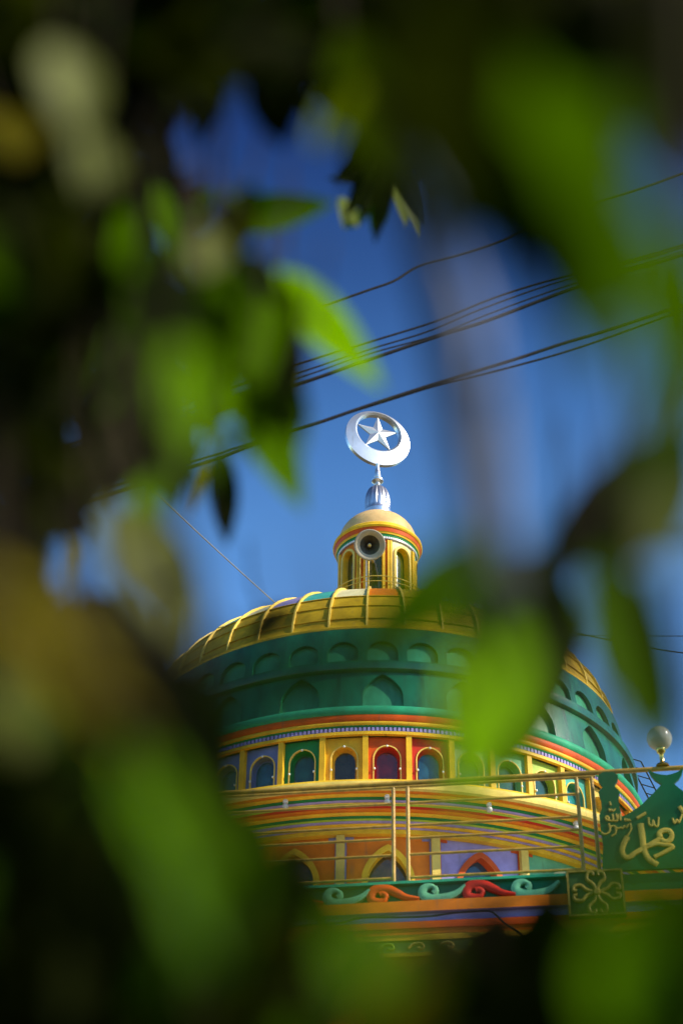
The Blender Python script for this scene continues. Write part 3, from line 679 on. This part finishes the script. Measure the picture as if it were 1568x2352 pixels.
# ------------------------------------------------------------------ foliage close to the viewer
VUP = Vector((0, 0, 1))
def leaf_blade(b, base, tip, nrm, width, mat, curl=.10, fold=.18, n=9):
    """a lance-shaped blade from base to tip, nrm = the side that faces the light"""
    ax = tip - base; ln_ = ax.length; t = ax / ln_
    nr = nrm - t * nrm.dot(t)
    if nr.length < 1e-4: nr = t.orthogonal()
    nr.normalize(); w = t.cross(nr); rows_ = []
    for k in range(n):
        s = k / (n - 1); prof = (math.sin(PI * min(1, s ** .82)) ** .85) * (1 - .12 * s)
        hw = max(width * .5 * prof, width * .012); c = base + ax * s + nr * (-curl * ln_ * (s - .5) ** 2 + curl * ln_ * .25)
        rows_.append(b.add([c - w * hw + nr * hw * fold, c - w * hw * .5 + nr * hw * fold * .4, c, c + w * hw * .5 + nr * hw * fold * .4, c + w * hw + nr * hw * fold]))
    for k in range(n - 1):
        for q in range(4): b.face((rows_[k] + q, rows_[k] + q + 1, rows_[k + 1] + q + 1, rows_[k + 1] + q), mat)
def face_dir(kind, P):
    v = (EYEP - P).normalized()
    if kind == 'bright': return (SUN * 1.0 - v * 1.0).normalized()       # sun behind it
    if kind == 'pale': return (SUN + v * 1.15).normalized()               # sun on the side one sees
    d = SUN.cross(v).normalized()
    if kind in ('mid', 'shade'): return (-v + d * .55 + SUN * .10).normalized()
    return (-v + d * .9 - SUN * .25).normalized()
TREES = {}
def tree(key, loc, h, label, cat='tree', lean=(0, 0)):
    t = empty('broadleaf_tree' if cat == 'tree' else 'shrub', loc); tag(t, label, cat)
    b = MB(); top = Vector((lean[0], lean[1], h))
    P = smooth_path([(0, 0, -.1), (top.x * .2 + .05, top.y * .3, h * .35), (top.x * .6 - .03, top.y * .7, h * .7), top], 6)
    r0 = .11 if cat == 'tree' else .03
    b.tube(P, [r0 * (1 - .65 * k / (len(P) - 1)) for k in range(len(P))], BARK, n=12); b.build('trunk', t)
    TREES[key] = dict(root=t, loc=Vector(loc), top=Vector(loc) + top, h=h, fill=MB()); return t
tree('left', (-1.15, .75, 0), 4.2, 'broadleaf tree on the left with dark leaves hanging across the upper picture', lean=(.35, .5))
tree('right', (1.30, .90, 0), 4.4, 'broadleaf tree on the right with blurred green leaves over the dome edge', lean=(-.2, .5))
tree('low', (-.55, .95, 0), 1.75, 'leafy shrub at the lower left with yellow and green leaves hiding the striped wall', 'shrub', lean=(.1, .1))
tree('lowr', (.42, 1.25, 0), 1.7, 'leafy shrub at the lower right, its dark leaves in front of the green sign', 'shrub', lean=(-.02, .1))
VIS = []                                       # leaves seen at the front of their cluster
SUNNY = []                                     # points kept sunlit; leaves in the way, added canopy included, are left out
def stick(T, pts, r0, r1, mat=BARK):
    P = smooth_path(pts, 6); n = len(P) - 1
    b = MB(); b.tube(P, [r0 + (r1 - r0) * k / n for k in range(n + 1)], mat, n=7); o = b.build('twig', T['root']); o.location = -T['loc']
def leaf(key, bx, by, tx, ty, w, d, kind, mat=None, d2=None, curl=.10, stem=True):
    T = TREES[key]; B, E_ = at(bx, by, d), at(tx, ty, d2 or d * .97)
    M_ = (B + E_) / 2; n = face_dir(kind, M_); t = (E_ - B).normalized(); nn = (n - t * n.dot(t)).normalized()
    v = (EYEP - M_).normalized()
    if kind == 'bright':                        # turn the blade about its midrib so that the sun strikes its back
        best = -9
        for q in range(72):
            c_ = Matrix.Rotation(2 * PI * q / 72, 3, t) @ nn
            if c_.dot(SUN) > 0 and c_.dot(v) < 0:
                sc_ = c_.dot(SUN) * min(1, -c_.dot(v) / .55)
                if sc_ > best: best, n = sc_, c_
        nn = n
    wr = w * d / 3751 / max(.45, abs(nn.dot(v)))
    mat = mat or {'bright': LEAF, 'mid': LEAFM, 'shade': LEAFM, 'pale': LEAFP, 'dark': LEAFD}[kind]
    b = MB(); leaf_blade(b, B, E_, nn, wr, mat, curl)
    if d > 1.2:                                 # midrib and side veins standing out on the sharper leaves
        ln_ = (E_ - B).length; wv = t.cross(nn)
        mid = [B + (E_ - B) * x + nn * (-curl * ln_ * (x - .5) ** 2 + curl * ln_ * .25) for x in [i_ / 8 for i_ in range(9)]]
        b.tube(mid, [wr * .022 * (1 - .8 * i_ / 8) for i_ in range(9)], LEAFV, n=5)
        for i_ in range(1, 7):
            for sg in (-1, 1):
                e_ = mid[i_] + t * ln_ * .10 + wv * sg * wr * .36 * math.sin(PI * (i_ + .8) / 8) + nn * wr * .03
                b.tube([mid[i_], (mid[i_] + e_) / 2 + nn * wr * .004, e_], [wr * .008, wr * .007, wr * .004], LEAFV, n=4)
    o = b.build('leaf', T['root'], angle=180); o.location = -T['loc']
    if kind in ('bright', 'pale', 'mid'):
        for k in (0.0, .2, .4, .6, .8, 1.0) if kind != 'mid' else (.3, .6): SUNNY.append((B + (E_ - B) * k, max(.03, wr * .6)))
    if kind != 'dark': VIS.append((bx, by, tx, ty, w, d))
    if stem:
        bk = (B - E_).normalized(); q = B + bk * .035 + VUP * .02
        b = MB(); b.tube(smooth_path([q + VUP * .05 + bk * .02, q, B], 4), .0016, BARK, n=6)
        o = b.build('twig', T['root']); o.location = -T['loc']
FEATURES = [
 # left cluster
 ('left', 515, 880, 700, 1175, 118, 1.55, 'bright', 'M'), ('left', 395, 790, 460, 1090, 120, .62, 'bright', 'L'), ('left', 590, 630, 880, 895, 112, 1.5, 'bright'),
 ('left', 495, 497, 768, 466, 86, 2.3, 'mid'), ('left', 505, 1030, 522, 1255, 62, 2.3, 'dark'), ('left', 475, 1065, 430, 1190, 30, 2.6, 'bright', 'Y'),
 ('left', 265, 1150, 440, 1520, 185, .95, 'pale'), ('left', 300, 1120, 345, 1250, 110, 1.0, 'bright'), ('left', 330, 530, 345, 870, 115, 1.0, 'mid', 'M'), ('left', 480, 640, 500, 900, 110, 1.1, 'mid', 'M'),
 ('left', 470, 515, 462, 630, 80, 1.0, 'pale'), ('left', 140, 100, 170, 310, 120, .8, 'pale'), ('left', 215, 310, 205, 450, 85, .8, 'pale'), ('left', -20, 250, 45, 370, 95, .95, 'pale', 'Y'),
 ('left', 560, 830, 690, 1000, 120, 1.3, 'dark'), ('left', 680, 800, 665, 960, 40, 1.8, 'pale'), ('left', 555, 690, 600, 900, 120, 1.3, 'bright', 'M'), ('left', 420, 640, 400, 850, 110, 1.0, 'mid'),
 ('left', 520, 470, 540, 600, 90, 1.4, 'mid', 'Y'), ('left', 160, 1230, 158, 1380, 26, 2.0, 'bright', 'Y'), ('left', 540, 580, 640, 720, 90, 1.4, 'mid'), ('left', 640, 720, 690, 900, 70, 1.5, 'dark'),
 ('left', 600, 130, 655, 340, 110, 1.5, 'dark'), ('left', 470, 120, 465, 330, 80, 1.8, 'dark'), ('left', 785, 60, 900, 420, 170, 1.0, 'shade', 'K'), ('left', 765, 190, 745, 340, 95, 1.0, 'bright', 'O'), ('left', 880, 240, 790, 440, 90, 1.6, 'dark'),
 ('left', 600, 1400, 640, 1440, 60, 1.7, 'dark'), ('left', 330, 900, 460, 1150, 120, 1.3, 'dark'), ('left', 210, 560, 240, 740, 90, 1.0, 'dark'), ('left', 60, 520, 40, 640, 80, 1.0, 'dark'),
 # far spray hanging beneath the canopy
 # right side
 ('right', 1105, 1340, 1050, 1880, 225, .78, 'bright', 'B'), ('right', 1260, 1290, 1150, 1800, 210, 1.2, 'dark'), ('right', 1590, 1020, 1230, 1310, 230, 1.0, 'mid', 'K'), ('right', 1510, 980, 1390, 1350, 180, .9, 'mid', 'K'), ('right', 1200, 1300, 780, 1500, 190, .66, 'bright', 'B'), ('right', 1290, 1270, 1080, 1350, 90, 1.0, 'dark'),  # second leaf added as the shaded half of the first, folded one
 ('right', 1370, 1250, 1520, 1760, 180, .8, 'mid'), ('right', 1480, 1280, 1590, 1790, 60, .72, 'dark'),
 ('right', 1240, 20, 1310, 800, 340, .5, 'shade', 'M'), ('right', 1130, 280, 1330, 760, 200, .5, 'shade', 'K'), ('right', 1590, 520, 1530, 1040, 190, .45, 'shade', 'M'), ('right', 1450, 1000, 1290, 1330, 130, .8, 'dark'), ('right', 1600, 1000, 1370, 1150, 140, .8, 'dark'),
 ('right', 1470, 60, 1560, 330, 180, .6, 'dark'), ('right', 1490, 1080, 1440, 1300, 130, .8, 'dark'), ('right', 1060, -40, 1010, 470, 230, .7, 'dark'), ('right', 980, -20, 965, 440, 160, .8, 'dark'), ('right', 1340, 330, 1340, 840, 230, .5, 'shade', 'M'),
 ('right', 1560, 1130, 1530, 1330, 110, .5, 'pale'), ('left', 560, 1510, 1010, 1465, 80, .45, 'mid', 'K'), ('lowr', 1400, 1880, 1640, 2130, 170, .32, 'shade', 'M'), ('right', 1330, 1270, 850, 1450, 90, .36, 'mid', 'M'), ('right', 1290, 1300, 930, 1560, 100, .36, 'mid', 'L'), ('right', 1600, 700, 1510, 1220, 120, .36, 'shade', 'M'), ('lowr', 1220, 2010, 1480, 2130, 100, .36, 'mid', 'K'),
 # lower left
 ('low', -60, 1330, 300, 1690, 75, .40, 'bright', 'Y'), ('low', 20, 1420, 180, 1570, 80, .8, 'mid', 'Y'), ('low', 0, 1560, 70, 1760, 110, .6, 'pale'), ('low', 290, 1700, 370, 1980, 120, .5, 'bright', 'B'), ('low', 400, 1830, 500, 2230, 220, .5, 'bright', 'M'), ('low', 480, 1900, 560, 2150, 130, .6, 'mid', 'K'),
 ('low', 120, 1900, 250, 2230, 220, .75, 'dark'), ('low', 90, 1680, 240, 1900, 170, .75, 'mid'),
 ('low', 540, 1850, 640, 2110, 110, .8, 'bright', 'K'), ('low', 620, 1960, 800, 2180, 130, .9, 'dark'), 
 # lower right
 ('lowr', 780, 2080, 860, 2300, 160, .45, 'bright', 'M'), ('lowr', 930, 2230, 800, 2420, 150, .5, 'bright', 'Y'), ('lowr', 900, 2170, 960, 2350, 150, .55, 'mid', 'L'), ('lowr', 1440, 2090, 1450, 2440, 230, .5, 'mid', 'L'), ('lowr', 1620, 2000, 1600, 2350, 150, .6, 'dark'), ('lowr', 1340, 2180, 1270, 2420, 190, .65, 'dark'), ('lowr', 1110, 2190, 1210, 2440, 240, .65, 'dark'), ('lowr', 1400, 1840, 1560, 2170, 160, .36, 'shade', 'M'), ('low', 480, 1660, 1080, 1500, 110, .36, 'mid', 'M'), ('low', 450, 1590, 860, 1530, 130, .38, 'mid', 'K'), ('low', 520, 1900, 880, 2090, 120, .42, 'mid', 'K'), ('low', 380, 1780, 640, 1900, 130, .6, 'dark'), ('low', 330, 1470, 470, 1760, 220, .5, 'dark'), ('low', 420, 1500, 540, 1850, 170, .46, 'dark'), ('low', 60, 1680, 190, 1950, 170, .5, 'dark'), ('low', 470, 1600, 540, 1900, 130, .5, 'dark'), ('low', 440, 1520, 560, 1900, 150, .65, 'dark'),
 ('right', 1030, -120, 1010, 540, 290, .42, 'dark'), ('right', 1090, -100, 1075, 500, 200, .45, 'dark'), ('right', 930, -100, 960, 430, 170, .48, 'dark'), ('right', 1480, -60, 1500, 260, 260, .5, 'dark'), ('right', 1300, -60, 1350, 200, 260, .5, 'dark'),
 ('right', 1600, 960, 1300, 1300, 130, .75, 'dark'), ('right', 1480, 440, 1450, 880, 150, .38, 'shade', 'M'), ('right', 1610, 470, 1560, 1010, 120, .36, 'shade', 'M'), ('right', 1600, 820, 1540, 1180, 130, .42, 'shade', 'M'), ('right', 1330, 1250, 1100, 1370, 120, .8, 'dark'),
]
for f in FEATURES:
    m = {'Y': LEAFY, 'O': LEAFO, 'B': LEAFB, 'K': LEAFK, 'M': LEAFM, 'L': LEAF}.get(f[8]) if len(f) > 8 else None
    leaf(*f[:8], mat=m)
lr = random.Random(21); k = 0
while k < 26:                                  # slender leaves hanging through the left cluster
    x, y = lr.uniform(270, 690), lr.uniform(400, 920)
    if x > 580 and y < 620: continue
    k += 1
    a = lr.gauss(.12, .38); l_ = lr.uniform(150, 270)
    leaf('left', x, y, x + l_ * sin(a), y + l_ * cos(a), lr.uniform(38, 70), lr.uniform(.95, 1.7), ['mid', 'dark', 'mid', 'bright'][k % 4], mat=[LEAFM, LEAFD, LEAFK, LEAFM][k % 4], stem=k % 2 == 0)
k = 0
while k < 20:                                  # and through the lower bush
    x, y = lr.uniform(150, 640), lr.uniform(1640, 2180); k += 1
    if x > 480 and y < 1880: continue
    a = lr.gauss(.25, .5); l_ = lr.uniform(170, 300)
    leaf('low', x, y, x + l_ * sin(a), y + l_ * cos(a), lr.uniform(50, 85), lr.uniform(.6, 1.0), ['mid', 'dark', 'dark'][k % 3], mat=[LEAFM, LEAFD, LEAFK][k % 3], stem=False)
# the hanging spray with pale buds, farther off
T = TREES['left']
root = at(885, 250, 4.0)
stick(T, [root + VUP * .25, root, at(880, 380, 4.0)], .006, .004)
for k, (bx, by, tx, ty, w, kd) in enumerate([(870, 330, 765, 420, 40, 'dark'), (880, 350, 790, 500, 44, 'dark'), (885, 350, 860, 560, 40, 'dark'), (890, 340, 965, 520, 40, 'dark'), (895, 330, 940, 460, 34, 'dark'), (905, 400, 955, 545, 26, 'pale'), (870, 440, 862, 545, 30, 'mid'),
        (805, 465, 790, 525, 36, 'pale'), (900, 420, 925, 520, 22, 'pale'), (880, 300, 960, 400, 40, 'dark'), (885, 290, 800, 380, 46, 'dark'), (900, 310, 925, 480, 34, 'dark'), (850, 400, 750, 410, 30, 'dark'), (960, 300, 948, 430, 18, 'dark'), (870, 380, 830, 510, 40, 'dark')]):
    leaf('left', bx, by, tx, ty, w, 3.9 + .02 * k, kd, stem=False)

# grey twig crossing in front of the sky, and a dark stem added as its shaded edge
T = TREES['right']
b = MB(); P = smooth_path([at(950, 380, .60), at(990, 480, .58), at(1060, 700, .56), at(1095, 950, .55), at(1130, 1290, .55), at(1180, 1420, .6)], 8)
b.tube(P, [.0052 + .0012 * k / len(P) for k in range(len(P))], TWIGG, n=14)
o = b.build('branch', T['root']); o.location = -T['loc']
for q in range(18, 38, 2): SUNNY.append((P[q], .03))
b = MB(); P = smooth_path([at(860, 200, .72), at(930, 450, .70), at(985, 700, .69), at(1045, 1000, .67), at(1090, 1300, .66), at(1160, 1400, .66)], 8)
b.tube(P, [.0034] * len(P), BARK, n=10); o = b.build('branch', T['root']); o.location = -T['loc']
stick(T, [at(1760, 1240, 1.0), at(1500, 1250, 1.0), at(1330, 1275, .97), at(1200, 1320, 1.0)], .004, .002)
# dark filling leaves, by regions of the view
def seg_dist(x, y, q):
    dx, dy = q[2] - q[0], q[3] - q[1]; t = max(0, min(1, ((x - q[0]) * dx + (y - q[1]) * dy) / (dx * dx + dy * dy)))
    return math.hypot(x - q[0] - dx * t, y - q[1] - dy * t)
def clear(P, m):
    for S0, rad in SUNNY:
        v = P - S0; a = v.dot(SUN)
        if a > 0.02 and (v - SUN * a).length < rad + m: return False
    return True
def inside(poly, x, y):
    c = False; n = len(poly)
    for i in range(n):
        (x0, y0), (x1, y1) = poly[i], poly[i - 1]
        if (y0 > y) != (y1 > y) and x < (x1 - x0) * (y - y0) / (y1 - y0) + x0: c = not c
    return c
REG = [
 ('left', [(-80, -80), (960, -80), (950, 250), (900, 330), (840, 240), (700, 260), (640, 190), (540, 150), (470, 240), (420, 230), (350, 330), (400, 430), (470, 470), (560, 540), (620, 650), (650, 820), (560, 900), (480, 1000), (430, 1110), (300, 1100), (200, 1180), (100, 1230), (-80, 1300)], 2000, (.8, 2.4), .75),
 ('right', [(930, -80), (1650, -80), (1650, 300), (1440, 310), (1250, 430), (1150, 500), (1060, 490), (970, 470)], 1300, (.65, 1.8), .8),
 ('low', [(-80, 1500), (140, 1420), (280, 1450), (400, 1560), (470, 1660), (450, 1800), (480, 1920), (620, 1990), (690, 2060), (660, 2200), (660, 2430), (-80, 2430)], 1500, (.75, 2.0), .75),
 ('left', [(-80, 1200), (120, 1240), (230, 1400), (350, 1500), (420, 1620), (200, 1560), (-80, 1420)], 220, (1.0, 1.8), .7),
 ('lowr', [(980, 2220), (1120, 2170), (1330, 2170), (1500, 2170), (1570, 2100), (1650, 2060), (1650, 2430), (960, 2430)], 450, (.9, 2.0), .8),
 ('lowr', [(660, 2200), (980, 2240), (980, 2430), (660, 2430)], 60, (.8, 1.4), .7),
]
for key, poly, cnt, (d0, d1), sz in REG:
    T = TREES[key]; xs = [p[0] for p in poly]; ys = [p[1] for p in poly]; k = 0
    while k < cnt:
        x, y = rnd.uniform(min(xs), max(xs)), rnd.uniform(min(ys), max(ys))
        if not inside(poly, x, y): continue
        k += 1
        d = rnd.uniform(d0, d1); B = at(x, y, d)
        if not clear(B, .025): continue
        if any(d < q[5] + .06 and seg_dist(x, y, q) < q[4] * .5 + 95 / d * .75 for q in VIS): continue
        dr = Vector((rnd.gauss(0, .6), rnd.gauss(0, .6), rnd.gauss(-.6, .5))).normalized(); ll = rnd.uniform(.06, .11) * sz * (.8 + .25 * d)
        nn = Vector((rnd.gauss(0, .7), rnd.gauss(0, .7) - .3, rnd.gauss(.5, .7))).normalized()
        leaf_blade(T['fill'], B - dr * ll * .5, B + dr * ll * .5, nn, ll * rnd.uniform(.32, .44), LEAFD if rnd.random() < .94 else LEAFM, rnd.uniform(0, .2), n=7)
# crown leaves added out of view to shade the foliage, gaps cut for sun
k = 0
while k < 11000:
    d0 = Vector((rnd.gauss(0, 1), rnd.gauss(0, 1), rnd.gauss(.25, 1))).normalized()
    if d0.z < -.45: continue
    if k % 3 == 0: d0 = (SUN + d0 * .9).normalized()
    c = Vector((0, .7, EYE + .5)) + d0 * rnd.uniform(1.3, 2.9)
    k += 1
    if c.z < .5 or in_view(c, 330): continue
    if not clear(c, .07): continue
    dr = Vector((rnd.gauss(0, 1), rnd.gauss(0, 1), rnd.gauss(-.3, .5))).normalized(); ll = rnd.uniform(.13, .21)
    nn = (d0 + Vector((rnd.gauss(0, .5), rnd.gauss(0, .5), rnd.gauss(0, .5)))).normalized()
    key = ('right' if c.x > .1 else 'left') if c.z > EYE + .1 else ('lowr' if c.x > .1 else 'low')
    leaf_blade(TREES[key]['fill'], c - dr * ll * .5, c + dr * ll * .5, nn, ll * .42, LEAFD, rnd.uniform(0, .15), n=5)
for key, T in TREES.items():
    # limbs reach from the trunk towards the leaf masses
    tgt = {'left': [(100, 200, 1.6), (350, 650, 1.6), (300, 1050, 1.5), (640, 100, 2.2), (885, 100, 3.9)], 'right': [(900, 20, .68), (1300, 30, 1.1), (1700, 250, 1.0), (1720, 1270, 1.0)],
           'low': [(100, 1750, 1.2), (350, 2000, 1.2), (600, 2200, 1.3)], 'lowr': [(1500, 2200, 1.2), (1150, 2300, 1.2), (850, 2380, 1.0)]}[key]
    for q, (x, y, d) in enumerate(tgt):
        E_ = at(x, y, d); s0 = T['loc'] + (T['top'] - T['loc']) * (.55 + .42 * q / len(tgt)); mid = (s0 + E_) / 2 + VUP * .12
        b = MB(); P = smooth_path([s0, mid, E_], 8); nP = len(P) - 1; ra = .022 if key in ('left', 'right') else .009
        b.tube(P, [ra * (1 - .8 * k / nP) for k in range(nP + 1)], BARK, n=9); o = b.build('branch', T['root']); o.location = -T['loc']
    o = T['fill'].build('foliage', T['root'], angle=180); o.location = -T['loc']
